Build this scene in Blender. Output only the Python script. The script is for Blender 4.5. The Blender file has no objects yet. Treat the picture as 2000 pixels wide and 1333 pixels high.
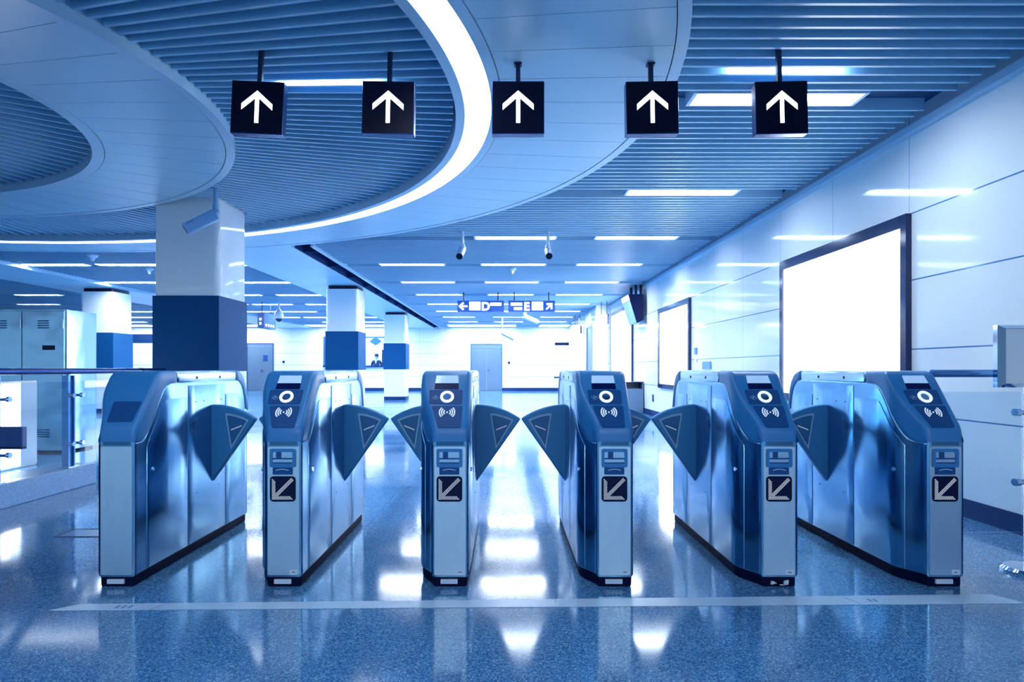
import bpy, bmesh, math, random
from mathutils import Vector, Matrix
random.seed(7)
S = bpy.context.scene
COL = S.collection
PI = math.pi

# ------------------------------------------------------------------ camera
EYE = 1.10
F = 1200.0                       # focal length in px of a 2000 px wide frame
cam_d = bpy.data.cameras.new('camera'); cam = bpy.data.objects.new('camera', cam_d); COL.objects.link(cam)
cam.location = (0, 0, EYE); cam.rotation_euler = (PI/2, 0, 0)
cam_d.sensor_width = 36; cam_d.lens = 36*F/2000
cam_d.shift_x = 14/2000; cam_d.shift_y = 53.5/2000
cam_d.clip_start = .05; cam_d.clip_end = 200
S.camera = cam
vs = S.view_settings
S.display_settings.display_device = 'sRGB'
vs.view_transform = 'Standard'; vs.look = 'None'; vs.gamma = 1; vs.use_curve_mapping = False
vs.exposure = 1.7
cy = S.cycles
cy.max_bounces = 8; cy.diffuse_bounces = 4; cy.glossy_bounces = 5; cy.transmission_bounces = 6; cy.transparent_max_bounces = 8
cy.sample_clamp_indirect = 4; cy.caustics_reflective = False; cy.caustics_refractive = False
cy.use_denoising = True

# ------------------------------------------------------------------ materials
def lin(c):
    out = []
    for v in c:
        v /= 255
        out.append(v/12.92 if v <= .04045 else ((v+.055)/1.055)**2.4)
    return tuple(out)

MATS = {}
def mat(name, rgb, rough=.5, metal=0, spec=.5, coat=0, emit=None, strength=0):
    m = bpy.data.materials.new(name); m.use_nodes = True
    b = m.node_tree.nodes['Principled BSDF']
    b.inputs['Base Color'].default_value = (*lin(rgb), 1)
    b.inputs['Roughness'].default_value = rough
    b.inputs['Metallic'].default_value = metal
    b.inputs['Specular IOR Level'].default_value = spec
    b.inputs['Coat Weight'].default_value = coat
    b.inputs['Coat Roughness'].default_value = .04
    if emit:
        b.inputs['Emission Color'].default_value = (*lin(emit), 1)
        b.inputs['Emission Strength'].default_value = strength
    MATS[name] = m
    return m

def nd(m, t): return m.node_tree.nodes.new(t)
def lk(m, a, b): m.node_tree.links.new(a, b)
def bsdf(m): return m.node_tree.nodes['Principled BSDF']

def add_noise(m, rgb2, scale=8, detail=4, lo=.4, hi=.6, vec_scale=(1, 1, 1), rough_to=None):
    tc = nd(m, 'ShaderNodeTexCoord'); mp = nd(m, 'ShaderNodeMapping'); mp.inputs['Scale'].default_value = vec_scale
    n = nd(m, 'ShaderNodeTexNoise'); n.inputs['Scale'].default_value = scale; n.inputs['Detail'].default_value = detail
    r = nd(m, 'ShaderNodeMapRange'); r.inputs['From Min'].default_value = lo; r.inputs['From Max'].default_value = hi
    mx = nd(m, 'ShaderNodeMix'); mx.data_type = 'RGBA'
    mx.inputs['A'].default_value = bsdf(m).inputs['Base Color'].default_value
    mx.inputs['B'].default_value = (*lin(rgb2), 1)
    lk(m, tc.outputs['Object'], mp.inputs['Vector']); lk(m, mp.outputs['Vector'], n.inputs['Vector'])
    lk(m, n.outputs['Fac'], r.inputs['Value']); lk(m, r.outputs['Result'], mx.inputs['Factor'])
    lk(m, mx.outputs['Result'], bsdf(m).inputs['Base Color'])
    if rough_to is not None:
        rr = nd(m, 'ShaderNodeMapRange'); rr.inputs['From Min'].default_value = lo; rr.inputs['From Max'].default_value = hi
        rr.inputs['To Min'].default_value = bsdf(m).inputs['Roughness'].default_value; rr.inputs['To Max'].default_value = rough_to
        lk(m, n.outputs['Fac'], rr.inputs['Value']); lk(m, rr.outputs['Result'], bsdf(m).inputs['Roughness'])
    return n

def line_mask(m, coord, offs, width):
    """1 where the coordinate socket is within width of one of the listed offsets."""
    last = None
    for o in offs:
        c = nd(m, 'ShaderNodeMath'); c.operation = 'COMPARE'
        lk(m, coord, c.inputs[0]); c.inputs[1].default_value = o; c.inputs[2].default_value = width/2
        if last is None: last = c.outputs[0]
        else:
            a = nd(m, 'ShaderNodeMath'); a.operation = 'MAXIMUM'; lk(m, last, a.inputs[0]); lk(m, c.outputs[0], a.inputs[1]); last = a.outputs[0]
    return last

def repeat_mask(m, coord, pitch, phase, width):
    a = nd(m, 'ShaderNodeMath'); a.operation = 'SUBTRACT'; lk(m, coord, a.inputs[0]); a.inputs[1].default_value = phase
    p = nd(m, 'ShaderNodeMath'); p.operation = 'PINGPONG'; lk(m, a.outputs[0], p.inputs[0]); p.inputs[1].default_value = pitch/2
    l = nd(m, 'ShaderNodeMath'); l.operation = 'LESS_THAN'; lk(m, p.outputs[0], l.inputs[0]); l.inputs[1].default_value = width/2
    return l.outputs[0]

def mix_in(m, fac, rgb):
    b = bsdf(m).inputs['Base Color']
    mx = nd(m, 'ShaderNodeMix'); mx.data_type = 'RGBA'
    if b.is_linked:
        lk(m, b.links[0].from_socket, mx.inputs['A'])
    else: mx.inputs['A'].default_value = b.default_value
    mx.inputs['B'].default_value = (*lin(rgb), 1)
    lk(m, fac, mx.inputs['Factor']); lk(m, mx.outputs['Result'], b)

def wall_mat(name, rgb, axis, pitch, phase, rough=.07):
    m = mat(name, rgb, rough=rough, spec=.55)
    g = nd(m, 'ShaderNodeNewGeometry'); s = nd(m, 'ShaderNodeSeparateXYZ'); lk(m, g.outputs['Position'], s.inputs[0])
    h = line_mask(m, s.outputs['Z'], (.715, 1.26, 1.84, 2.40), .011)
    v = repeat_mask(m, s.outputs[axis], pitch, phase, .005)
    a = nd(m, 'ShaderNodeMath'); a.operation = 'MAXIMUM'; lk(m, h, a.inputs[0]); lk(m, v, a.inputs[1])
    mix_in(m, a.outputs[0], (70, 120, 180))
    n = nd(m, 'ShaderNodeTexNoise'); n.inputs['Scale'].default_value = .9; n.inputs['Detail'].default_value = 2
    bp = nd(m, 'ShaderNodeBump'); bp.inputs['Strength'].default_value = .06; bp.inputs['Distance'].default_value = .05
    lk(m, g.outputs['Position'], n.inputs['Vector']); lk(m, n.outputs['Fac'], bp.inputs['Height']); lk(m, bp.outputs['Normal'], bsdf(m).inputs['Normal'])
    return m

WALL_R = wall_mat('white_panel_right', (222, 233, 240), 'Y', 1.21, 5.18)
WALL_B = wall_mat('white_panel_back', (225, 235, 241), 'X', 1.25, -1.65, .15)
mat('white_paint', (222, 233, 240), .12, spec=.5)
mat('column_white', (220, 232, 240), .06, spec=.55)
mat('band_blue', (8, 72, 124), .55, spec=.12)
mat('soffit', (172, 213, 235), .32, spec=.5)
mat('trim_pale', (176, 212, 236), .3)
mat('slat', (150, 198, 228), .3, spec=.5)
mat('plenum', (40, 92, 145), .7)
mat('slot_dark', (8, 48, 100), .7, spec=.1)
mat('navy', (4, 14, 58), .3, spec=.2)
mat('navy_frame', (5, 26, 78), .12)
mat('baseboard', (8, 48, 100), .4, spec=.2)
mat('plinth', (4, 14, 50), .6, spec=.08)
mat('plastic', (42, 124, 188), .38, coat=.08)
mat('plastic_dark', (16, 76, 136), .45, spec=.3)
mat('plastic_deep', (5, 22, 80), .3, spec=.15)
mat('flap_blue', (50, 138, 204), .4)
mat('flap_panel', (32, 110, 172), .4)
mat('outline_pale', (150, 196, 236), .5)
mat('white_mark', (225, 238, 250), .5, emit=(235, 245, 255), strength=.12)
mat('sticker', (205, 224, 242), .6)
mat('steel', (122, 174, 208), .17, metal=1)
add_noise(MATS['steel'], (104, 158, 198), 4, 5, .3, .7, (1, 1, 1), rough_to=.25)
mat('steel_front', (206, 228, 243), .34, metal=1)
add_noise(MATS['steel_front'], (196, 221, 239), 5, 4, .35, .65, (3, 3, 1), rough_to=.42)
mat('steel_soft', (184, 210, 230), .24, metal=1)
mat('chrome', (205, 224, 244), .06, metal=1)
mat('rail', (20, 62, 130), .22, metal=.6)
mat('rail_pale', (96, 146, 200), .25, metal=.8)
mat('door_steel', (92, 118, 146), .4, metal=.1)
mat('rod_dark', (8, 22, 66), .4)
mat('sign_black', (2, 7, 36), .3, spec=.15)
mat('sign_side', (20, 58, 120), .25, metal=.5)
mat('sign_blue', (24, 88, 170), .35)
mat('sign_white', (235, 245, 255), .5, emit=(240, 247, 255), strength=.8)
mat('arrow_glow', (245, 250, 255), .5, emit=(250, 253, 255), strength=.8)
mat('led', (245, 250, 255), .5, emit=(235, 246, 255), strength=.2)
mat('display', (170, 205, 240), .08, emit=(175, 212, 244), strength=.12)
mat('lamp', (245, 250, 255), .5, emit=(238, 247, 252), strength=16)
mat('lamp_far', (245, 250, 255), .5, emit=(238, 247, 252), strength=34)
mat('glow_wide', (245, 250, 255), .5, emit=(240, 247, 252), strength=5)
mat('cove', (245, 250, 255), .5, emit=(236, 245, 255), strength=3.2)
mat('lightbox', (245, 250, 255), .3, emit=(243, 249, 253), strength=2.2)
mat('lamp_case', (180, 210, 240), .4)
mat('cctv_white', (205, 224, 244), .25)
mat('cctv_grey', (120, 168, 216), .3)
mat('lens_dark', (2, 10, 48), .12)
mat('tape', (176, 208, 236), .3)
mat('tape_dark', (96, 140, 190), .4)
mat('hatch', (84, 136, 182), .3)
mat('hatch_dark', (10, 36, 90), .5)
mat('panel_grey', (234, 242, 248), .2)
mat('plate_navy', (24, 70, 134), .35)
mat('skin', (190, 212, 238), .5)
mat('hair', (8, 22, 66), .5)
mat('cloth_navy', (10, 34, 92), .7)
mat('shirt', (215, 230, 246), .7)
mat('booth_wall', (190, 216, 240), .5)
# granite floor
fl = mat('granite_floor', (92, 146, 190), .075, spec=.6)
g = nd(fl, 'ShaderNodeNewGeometry'); sp = nd(fl, 'ShaderNodeSeparateXYZ'); lk(fl, g.outputs['Position'], sp.inputs[0])
vo = nd(fl, 'ShaderNodeTexVoronoi'); vo.inputs['Scale'].default_value = 210; lk(fl, g.outputs['Position'], vo.inputs['Vector'])
sc_ = nd(fl, 'ShaderNodeSeparateColor'); lk(fl, vo.outputs['Color'], sc_.inputs[0])
cr = nd(fl, 'ShaderNodeValToRGB'); lk(fl, sc_.outputs['Red'], cr.inputs['Fac'])
cr.color_ramp.interpolation = 'CONSTANT'
e = cr.color_ramp.elements
e[0].position = 0; e[0].color = (*lin((36, 84, 136)), 1)
e[1].position = .22; e[1].color = (*lin((66, 122, 174)), 1)
x = e.new(.62); x.color = (*lin((84, 140, 188)), 1)
x = e.new(.88); x.color = (*lin((130, 176, 212)), 1)
lk(fl, cr.outputs['Color'], bsdf(fl).inputs['Base Color'])
j1 = repeat_mask(fl, sp.outputs['X'], .8, -.16, .004); j2 = repeat_mask(fl, sp.outputs['Y'], .8, 2.5, .004)
jm = nd(fl, 'ShaderNodeMath'); jm.operation = 'MAXIMUM'; lk(fl, j1, jm.inputs[0]); lk(fl, j2, jm.inputs[1])
mix_in(fl, jm.outputs[0], (52, 102, 160))
nz = nd(fl, 'ShaderNodeTexNoise'); nz.inputs['Scale'].default_value = 1.3; nz.inputs['Detail'].default_value = 5; lk(fl, g.outputs['Position'], nz.inputs['Vector'])
mr = nd(fl, 'ShaderNodeMapRange'); mr.inputs['From Min'].default_value = .35; mr.inputs['From Max'].default_value = .7
mr.inputs['To Min'].default_value = .07; mr.inputs['To Max'].default_value = .15
lk(fl, nz.outputs['Fac'], mr.inputs['Value']); lk(fl, mr.outputs['Result'], bsdf(fl).inputs['Roughness'])
# granite curb
gc = mat('granite_curb', (96, 146, 198), .35)
vo = nd(gc, 'ShaderNodeTexVoronoi'); vo.inputs['Scale'].default_value = 300
g = nd(gc, 'ShaderNodeNewGeometry'); lk(gc, g.outputs['Position'], vo.inputs['Vector'])
s2 = nd(gc, 'ShaderNodeSeparateColor'); lk(gc, vo.outputs['Color'], s2.inputs[0])
mx = nd(gc, 'ShaderNodeMix'); mx.data_type = 'RGBA'; mx.inputs['A'].default_value = (*lin((58, 112, 172)), 1); mx.inputs['B'].default_value = (*lin((150, 190, 226)), 1)
lk(gc, s2.outputs['Red'], mx.inputs['Factor']); lk(gc, mx.outputs['Result'], bsdf(gc).inputs['Base Color'])
# dented cabinet steel
cs = mat('cabinet_steel', (150, 186, 214), .2, metal=1)
tc = nd(cs, 'ShaderNodeTexCoord'); n = nd(cs, 'ShaderNodeTexNoise'); n.inputs['Scale'].default_value = 2.6; n.inputs['Detail'].default_value = 1
bp = nd(cs, 'ShaderNodeBump'); bp.inputs['Strength'].default_value = .3; bp.inputs['Distance'].default_value = .05
lk(cs, tc.outputs['Object'], n.inputs['Vector']); lk(cs, n.outputs['Fac'], bp.inputs['Height']); lk(cs, bp.outputs['Normal'], bsdf(cs).inputs['Normal'])
# glass
gl = bpy.data.materials.new('clear_glass'); gl.use_nodes = True; MATS['glass'] = gl
nt = gl.node_tree; nt.nodes.clear()
o_ = nt.nodes.new('ShaderNodeOutputMaterial'); mixs = nt.nodes.new('ShaderNodeMixShader'); tr = nt.nodes.new('ShaderNodeBsdfTransparent')
gs = nt.nodes.new('ShaderNodeBsdfGlossy'); pass
tr.inputs['Color'].default_value = (.84, .92, .97, 1); gs.inputs['Roughness'].default_value = .01; pass
lw = nt.nodes.new('ShaderNodeLayerWeight'); lw.inputs['Blend'].default_value = .5
pw = nt.nodes.new('ShaderNodeMath'); pw.operation = 'POWER'; pw.inputs[1].default_value = 4
ma = nt.nodes.new('ShaderNodeMath'); ma.operation = 'MULTIPLY_ADD'; ma.inputs[1].default_value = .6; ma.inputs[2].default_value = .04
nt.links.new(lw.outputs['Facing'], pw.inputs[0]); nt.links.new(pw.outputs[0], ma.inputs[0]); nt.links.new(ma.outputs[0], mixs.inputs[0]); nt.links.new(tr.outputs[0], mixs.inputs[1]); nt.links.new(gs.outputs[0], mixs.inputs[2]); nt.links.new(mixs.outputs[0], o_.inputs['Surface'])

# ------------------------------------------------------------------ mesh helpers
class MB:
    def __init__(s): s.v = []; s.f = []
    def box(s, x0, x1, y0, y1, z0, z1):
        i = len(s.v)
        s.v += [(x0,y0,z0),(x1,y0,z0),(x1,y1,z0),(x0,y1,z0),(x0,y0,z1),(x1,y0,z1),(x1,y1,z1),(x0,y1,z1)]
        s.f += [tuple(i+k for k in q) for q in ((3,2,1,0),(4,5,6,7),(0,1,5,4),(1,2,6,5),(2,3,7,6),(3,0,4,7))]
        return s
    def prism(s, pts, fn, a, b):
        """pts: polygon; fn(p, t) -> xyz, t = a (one cap) and b (the other)."""
        i = len(s.v); n = len(pts)
        s.v += [tuple(fn(p, a)) for p in pts] + [tuple(fn(p, b)) for p in pts]
        s.f += [tuple(range(i+n-1, i-1, -1)), tuple(range(i+n, i+2*n))]
        s.f += [(i+k, i+(k+1) % n, i+n+(k+1) % n, i+n+k) for k in range(n)]
        return s
    def strip(s, A, B, fn, a, b):
        """closed solid between two polylines A and B of equal length (a curved bar)."""
        i = len(s.v); n = len(A)
        for t in (a, b):
            s.v += [tuple(fn(p, t)) for p in A] + [tuple(fn(p, t)) for p in B]
        for k in range(n-1):
            s.f += [(i+k, i+k+1, i+n+k+1, i+n+k), (i+2*n+n+k, i+2*n+n+k+1, i+2*n+k+1, i+2*n+k),
                    (i+k+1, i+k, i+2*n+k, i+2*n+k+1), (i+n+k, i+n+k+1, i+3*n+k+1, i+3*n+k)]
        s.f += [(i, i+n, i+3*n, i+2*n), (i+n-1, i+2*n+n-1, i+3*n+n-1, i+n+n-1)]
        return s
    def tube(s, p0, p1, r, n=12, r1=None):
        p0, p1 = Vector(p0), Vector(p1); d = (p1-p0).normalized()
        u = d.orthogonal().normalized(); w = d.cross(u); i = len(s.v); r1 = r if r1 is None else r1
        for p, q in ((p0, r), (p1, r1)):
            s.v += [tuple(p + u*q*math.cos(2*PI*k/n) + w*q*math.sin(2*PI*k/n)) for k in range(n)]
        s.f += [(i+k, i+(k+1) % n, i+n+(k+1) % n, i+n+k) for k in range(n)]
        s.f += [tuple(range(i+n-1, i-1, -1)), tuple(range(i+n, i+2*n))]
        return s
    def lathe(s, prof, c=(0,0,0), n=20):
        i = len(s.v); m = len(prof)
        for r, z in prof:
            s.v += [(c[0]+r*math.cos(2*PI*k/n), c[1]+r*math.sin(2*PI*k/n), c[2]+z) for k in range(n)]
        for j in range(m-1):
            s.f += [(i+j*n+k, i+j*n+(k+1) % n, i+(j+1)*n+(k+1) % n, i+(j+1)*n+k) for k in range(n)]
        s.f += [tuple(range(i+n-1, i-1, -1)), tuple(range(i+(m-1)*n, i+m*n))]
        return s
    def ball(s, c, r, n=14, sq=(1,1,1)):
        prof = [(max(1e-4, math.sin(PI*k/(n//2))), -math.cos(PI*k/(n//2))) for k in range(n//2+1)]
        i = len(s.v); s.lathe(prof, (0,0,0), n)
        for k in range(i, len(s.v)):
            v = s.v[k]; s.v[k] = (c[0]+v[0]*r*sq[0], c[1]+v[1]*r*sq[1], c[2]+v[2]*r*sq[2])
        return s
    def mesh(s, name, smooth=False):
        me = bpy.data.meshes.new(name); me.from_pydata(s.v, [], s.f); me.validate()
        bm = bmesh.new(); bm.from_mesh(me); bmesh.ops.recalc_face_normals(bm, faces=bm.faces); bm.to_mesh(me); bm.free()
        if smooth: smooth_by_angle(me, 40 if smooth is True else smooth)
        return me

def smooth_by_angle(me, deg):
    for p in me.polygons: p.use_smooth = True
    bm = bmesh.new(); bm.from_mesh(me)
    for e in bm.edges:
        e.smooth = not (len(e.link_faces) == 2 and e.calc_face_angle(0) > math.radians(deg))
    bm.to_mesh(me); bm.free()

def put(name, me, m, parent=None, bevel=0, segs=2):
    if me.materials: pass
    else: me.materials.append(MATS[m] if isinstance(m, str) else m)
    o = bpy.data.objects.new(name, me); COL.objects.link(o)
    if parent: o.parent = parent
    if bevel:
        b = o.modifiers.new('bevel', 'BEVEL'); b.width = bevel; b.segments = segs; b.limit_method = 'ANGLE'; b.angle_limit = math.radians(40)
        b.harden_normals = False
    return o

CACHE = {}
def part(key, name, build, m, parent, smooth=False, bevel=0, label=None):
    """a part; meshes of repeated parts are shared through CACHE"""
    if key is None or key not in CACHE:
        b = MB(); build(b); me = b.mesh(name, smooth)
        if key is not None: CACHE[key] = me
    else: me = CACHE[key]
    o = put(name, me, m, parent, bevel)
    if label: o['label'] = label
    return o

def tag(o, label, cat, group=None):
    o['label'] = label; o['category'] = cat; o['kind'] = 'thing'
    if group: o['group'] = group
    return o
def thing(name, label, cat, loc=(0,0,0), rot=(0,0,0), group=None):
    o = bpy.data.objects.new(name, None); COL.objects.link(o); o.location = loc; o.rotation_euler = rot
    o.empty_display_size = .1
    return tag(o, label, cat, group)
def single(name, build, m, label, cat, group=None, smooth=False, bevel=0):
    b = MB(); build(b)
    return tag(put(name, b.mesh(name, smooth), m, None, bevel), label, cat, group)
def struct(name, build, m, parent=None, smooth=False, bevel=0):
    b = MB(); build(b); o = put(name, b.mesh(name, smooth), m, parent, bevel)
    if parent is None: o['kind'] = 'structure'
    return o

def flat(p, t): return (p[0], p[1], t)          # plan polygon, extruded in z
def front(p, t): return (p[0], t, p[1])         # x,z polygon, extruded in y
def side(p, t): return (t, p[0], p[1])          # y,z polygon, extruded in x

# ------------------------------------------------------------------ room
XW = 3.41; YB = 30.0; XL = -25.0; YN = -7.0
ZC = 3.12                         # underside of the slats
ZS = 3.05                         # underside of the smooth soffits
struct('floor', lambda b: b.box(XL, XW+.3, YN, YB+3, -.1, 0), 'granite_floor')
struct('ceiling', lambda b: b.box(XL, XW+.3, YN, YB+3, 3.26, 3.36), 'plenum')
struct('wall_right', lambda b: b.box(XW, XW+.2, YN, YB, 0, 3.3), WALL_R)
struct('baseboard_right', lambda b: b.box(XW-.012, XW, YN, 19.7, 0, .135), 'baseboard')
struct('trim_1', lambda b: b.box(XW-.07, XW, YN, 19.7, 3.05, 3.11), 'trim_pale')
struct('wall_left', lambda b: b.box(XL-.2, XL, YN, YB, 0, 3.3), WALL_B)
# back wall with the ticket window opening
BX0, BX1, BZ0, BZ1 = -8.75, -5.6, 1.24, 2.58
def backwall(b):
    b.box(XL, BX0, YB, YB+.2, 0, 3.3); b.box(BX1, XW, YB, YB+.2, 0, 3.3)
    b.box(BX0, BX1, YB, YB+.2, 0, BZ0); b.box(BX0, BX1, YB, YB+.2, BZ1, 3.3)
struct('wall_back', backwall, WALL_B)
struct('baseboard_back', lambda b: (b.box(XL, -12.62, YB-.015, YB, 0, .15), b.box(-11.3, -1.67, YB-.015, YB, 0, .15), b.box(-.13, 3.08, YB-.015, YB, 0, .15)), 'baseboard')
# wall piers at the far right
struct('wall_pier', lambda b: (b.box(2.93, XW, 19.75, 20.5, 0, 3.3), b.box(3.0, XW, 20.5, 22.3, 2.62, 3.3), b.box(2.93, XW, 22.3, 24.4, 0, 3.3), b.box(3.12, XW, 24.4, YB, 0, 3.3)), WALL_B)
# booth room behind the ticket window
def booth(b):
    b.box(BX0-.6, BX1+.6, YB+2.3, YB+2.4, 0, 3.2); b.box(BX0-.7, BX0-.6, YB+.2, YB+2.4, 0, 3.2); b.box(BX1+.6, BX1+.7, YB+.2, YB+2.4, 0, 3.2)
struct('wall_booth', booth, 'booth_wall')

# ------------------------------------------------------------------ ceiling: concentric ellipses
CX, CY = -6.8, 4.5
def E(a, b, t): return (CX+a*math.cos(t), CY+b*math.sin(t))
COLS = [(-4.2, -3.42, 7.34, 8.13), (-4.2, -3.44, 14.4, 15.17), (-4.2, -3.44, 21.3, 22.05), (-10.3, -9.5, 14.9, 15.68)]
def ring(b, e0, e1, z0, z1, step, gap=0.0, sub=3):
    n = round(2*PI/step); st = 2*PI/n
    for k in range(n):
        ga = gap/e1[1]/2
        ts = [k*st+ga+(st-2*ga)*j/sub for j in range(sub+1)]
        b.strip([E(*e0, t) for t in ts], [E(*e1, t) for t in ts], flat, z0, z1)
struct('ceiling_panel', lambda b: ring(b, (3.5, 2.55), (4.5, 3.37), ZS, ZS+.1, .105, .006), 'soffit')
struct('ceiling_panel', lambda b: ring(b, (6.78, 5.0+.16), (7.9, 5.72), ZS, ZS+.1, .07, .006), 'soffit')
def trims(b):
    ring(b, (3.4, 2.45), (3.494, 2.544), ZS-.004, ZS+.16, .07)
    ring(b, (4.506, 3.376), (4.58, 3.45), ZS-.004, ZS+.16, .07)
    ring(b, (6.43, 4.86), (6.5, 4.93), ZS-.004, ZS+.2, .05)
    ring(b, (6.70, 5.08), (6.774, 5.154), ZS-.004, ZS+.2, .05)
    ring(b, (7.906, 5.726), (7.98, 5.8), ZS-.004, ZS+.16, .05)
struct('trim_2', trims, 'trim_pale', smooth=30)
single('cove_light', lambda b: ring(b, (6.504, 4.934), (6.696, 5.076), ZS+.012, ZS+.05, .05), 'cove',
       'broad glowing white light band curving along the ceiling beside the hanging arrow signs', 'ceiling light', smooth=30)

PITCH, TH, HT = .117, .022, .095
def blade(b, p, q, z0=ZC, th=TH):
    p, q = Vector((*p, 0)), Vector((*q, 0)); d = q-p
    if d.length < .02: return
    n = Vector((-d.y, d.x, 0)).normalized()*th/2
    b.prism([(p-n)[:2], (q-n)[:2], (q+n)[:2], (p+n)[:2]], flat, z0, z0+HT)
def in_col(x, y, m=.03):
    return any(c[0]-m < x < c[1]+m and c[2]-m < y < c[3]+m for c in COLS)
def blade_clipped(b, p, q):
    n = 60; run = None
    pts = [(p[0]+(q[0]-p[0])*k/n, p[1]+(q[1]-p[1])*k/n) for k in range(n+1)]
    for k, w in enumerate(pts):
        if not in_col(*w):
            if run is None: run = w
            last = w
        elif run is not None:
            blade(b, run, last); run = None
    if run is not None: blade(b, run, pts[-1])
def fan(b):
    n = round(2*PI/.0255)
    for k in range(n):
        t = 2*PI*k/n
        p, q = E(4.58, 3.45, t), E(6.41, 4.84, t)
        if q[1] < .8: continue
        blade_clipped(b, p, q)
struct('ceiling_slats', fan, 'slat')
def fan_small(b):
    c = (-6.3, 3.3)
    for k in range(-40, 100):
        an = k*.045
        d = (math.cos(an), math.sin(an)); lo, hi = 0, 8
        for _ in range(40):
            mid = (lo+hi)/2; x, y = c[0]+d[0]*mid, c[1]+d[1]*mid
            if ((x-CX)/3.39)**2+((y-CY)/2.44)**2 < 1: lo = mid
            else: hi = mid
        if lo > .5: blade(b, (c[0]+d[0]*.35, c[1]+d[1]*.35), (c[0]+d[0]*lo, c[1]+d[1]*lo))
struct('ceiling_slats', fan_small, 'slat')

LROWS = [4.62+2.45*k for k in range(11)]
def row_free(y, rows): return all(abs(y-r) > .135 for r in rows)
def hall(b):
    y = .6
    while y < YB-.1:
        if row_free(y, LROWS):
            k = (y-CY)/5.8
            xl = CX+7.98*math.sqrt(1-k*k) if abs(k) < 1 else -99
            xl = max(xl, -3.12) if y > 8 else xl
            xr = 3.28 if y < 19.7 else 2.9
            if y < 0: xl = max(xl, -1)
            if 28.2 < y < 29.6:
                for a, c in ((xl+.005, -2.72), (.57, 1.58)): blade(b, (a, y), (c, y))
            else: blade(b, (xl+.005, y), (xr, y))
        y += PITCH
struct('ceiling_slats', hall, 'slat')
LROWS_L = [12.0+2.47*k for k in range(8)]
def hall_left(b):
    y = 10.32
    while y < YB-.1:
        if row_free(y, LROWS_L):
            blade(b, (-9.42, y), (-4.93, y)) if not 28.2 < y < 29.6 else None
            for a, c in (((XL+.05, -18.62), (-16.38, -14.25)) if 28.2 < y < 29.6 else ((XL+.05, -11.16),)): blade(b, (a, y), (c, y))
        y += PITCH
struct('ceiling_slats', hall_left, 'slat')
# beams of smooth panels
def beam(x0, x1):
    def f(b):
        ys = 9.6
        while ys < YB-.01:
            ye = min(ys+1.2, YB)
            b.box(x0, x1, ys+.003, ye-.003, ZS+.003, 3.22); ys = ye
    return f
struct('beam', beam(-4.9, -3.42), 'soffit')
struct('beam', beam(-11.0, -9.45), 'soffit')
def slot(b):
    ys = 10.4
    while ys < YB:
        b.box(-3.41, -3.17, ys, ys+.03, ZS+.02, 3.24); b.box(-11.13, -11.01, ys, ys+.03, ZS+.02, 3.24); ys += 1.45
struct('trim_3', slot, 'slot_dark')
struct('ceiling_slot', lambda b: (b.box(-3.415, -3.165, 10.0, YB, 3.235, 3.255), b.box(-3.418, -3.41, 10.0, YB, ZS+.012, 3.235), b.box(-3.17, -3.165, 10.0, YB, ZS+.04, 3.235), b.box(-11.14, -11.005, 10, YB, 3.235, 3.255)), 'slot_dark')
struct('trim_4', lambda b: (b.box(-3.165, -3.125, 10.0, YB, ZS+.03, 3.2), b.box(-11.16, -11.14, 10.0, YB, ZS+.03, 3.2), b.box(-4.925, -4.905, 10.3, YB, ZS+.01, 3.2), b.box(-9.44, -9.42, 10.3, YB, ZS+.01, 3.2)), 'trim_pale')

# ------------------------------------------------------------------ ceiling lights
ORD = ['first', 'second', 'third', 'fourth', 'fifth', 'sixth', 'seventh', 'eighth', 'ninth', 'tenth', 'eleventh']
def strip_light(x0, y, label, group, far=False, ln=1.23):
    t = thing('ceiling_light', label, 'ceiling light', (x0+ln/2, y, ZC), group=group)
    def fr(b):
        h, w = ln/2, .115
        b.box(-h-.03, h+.03, -w, -w+.015, 0, .09); b.box(-h-.03, h+.03, w-.015, w, 0, .09)
        b.box(-h-.03, -h, -w+.015, w-.015, 0, .09); b.box(h, h+.03, -w+.015, w-.015, 0, .09); b.box(-h-.03, h+.03, -w, w, .09, .1)
    part('sl_frame%.2f' % ln, 'housing', fr, 'lamp_case', t)
    part('sl_diff%.2f%d' % (ln, far), 'diffuser', lambda b: b.box(-ln/2+.002, ln/2-.002, -.098, .098, .03, .06), 'lamp_far' if far else 'lamp', t, bevel=.006)
    return t
for k, y in enumerate(LROWS):
    for c, (x0, nm) in enumerate(((1.42, 'column along the white wall'), (-.45, 'middle column'), (-2.42, 'column along the dark ceiling slot'))):
        if y > 27.5 : continue
        if (k < 2 and c > 0) or (k == 2 and c == 2): continue
        strip_light(x0, y, 'strip light, %s row from the gates, %s' % (ORD[k], nm), 'strip lights of the gate hall', k > 2)
for k, y in enumerate(LROWS_L[:7]):
    for x0, nm in ((-6.28, 'nearest the middle beam'), (-7.95, 'in the centre'), (-9.38, 'nearest the lockers')):
        if x0 < -9 and k > 5: continue
        strip_light(x0, y, 'strip light between the beams, %s row behind the curved band, %s' % (ORD[k], nm), 'strip lights between the two beams', True)
strip_light(-13.47, 16.94, 'white strip light over the steel lockers, upper of the two', 'strip lights over the lockers')
strip_light(-15.35, 19.41, 'white strip light over the steel lockers, lower of the two', 'strip lights over the lockers')
for j, (x0, k) in enumerate(((-13.47, 4), (-15.0, 5), (-16.9, 6))):
    strip_light(x0, LROWS_L[k], 'white strip light in the gap left of the nearest column, %s from the top' % ORD[j], 'strip lights seen past the lockers', True)
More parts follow.
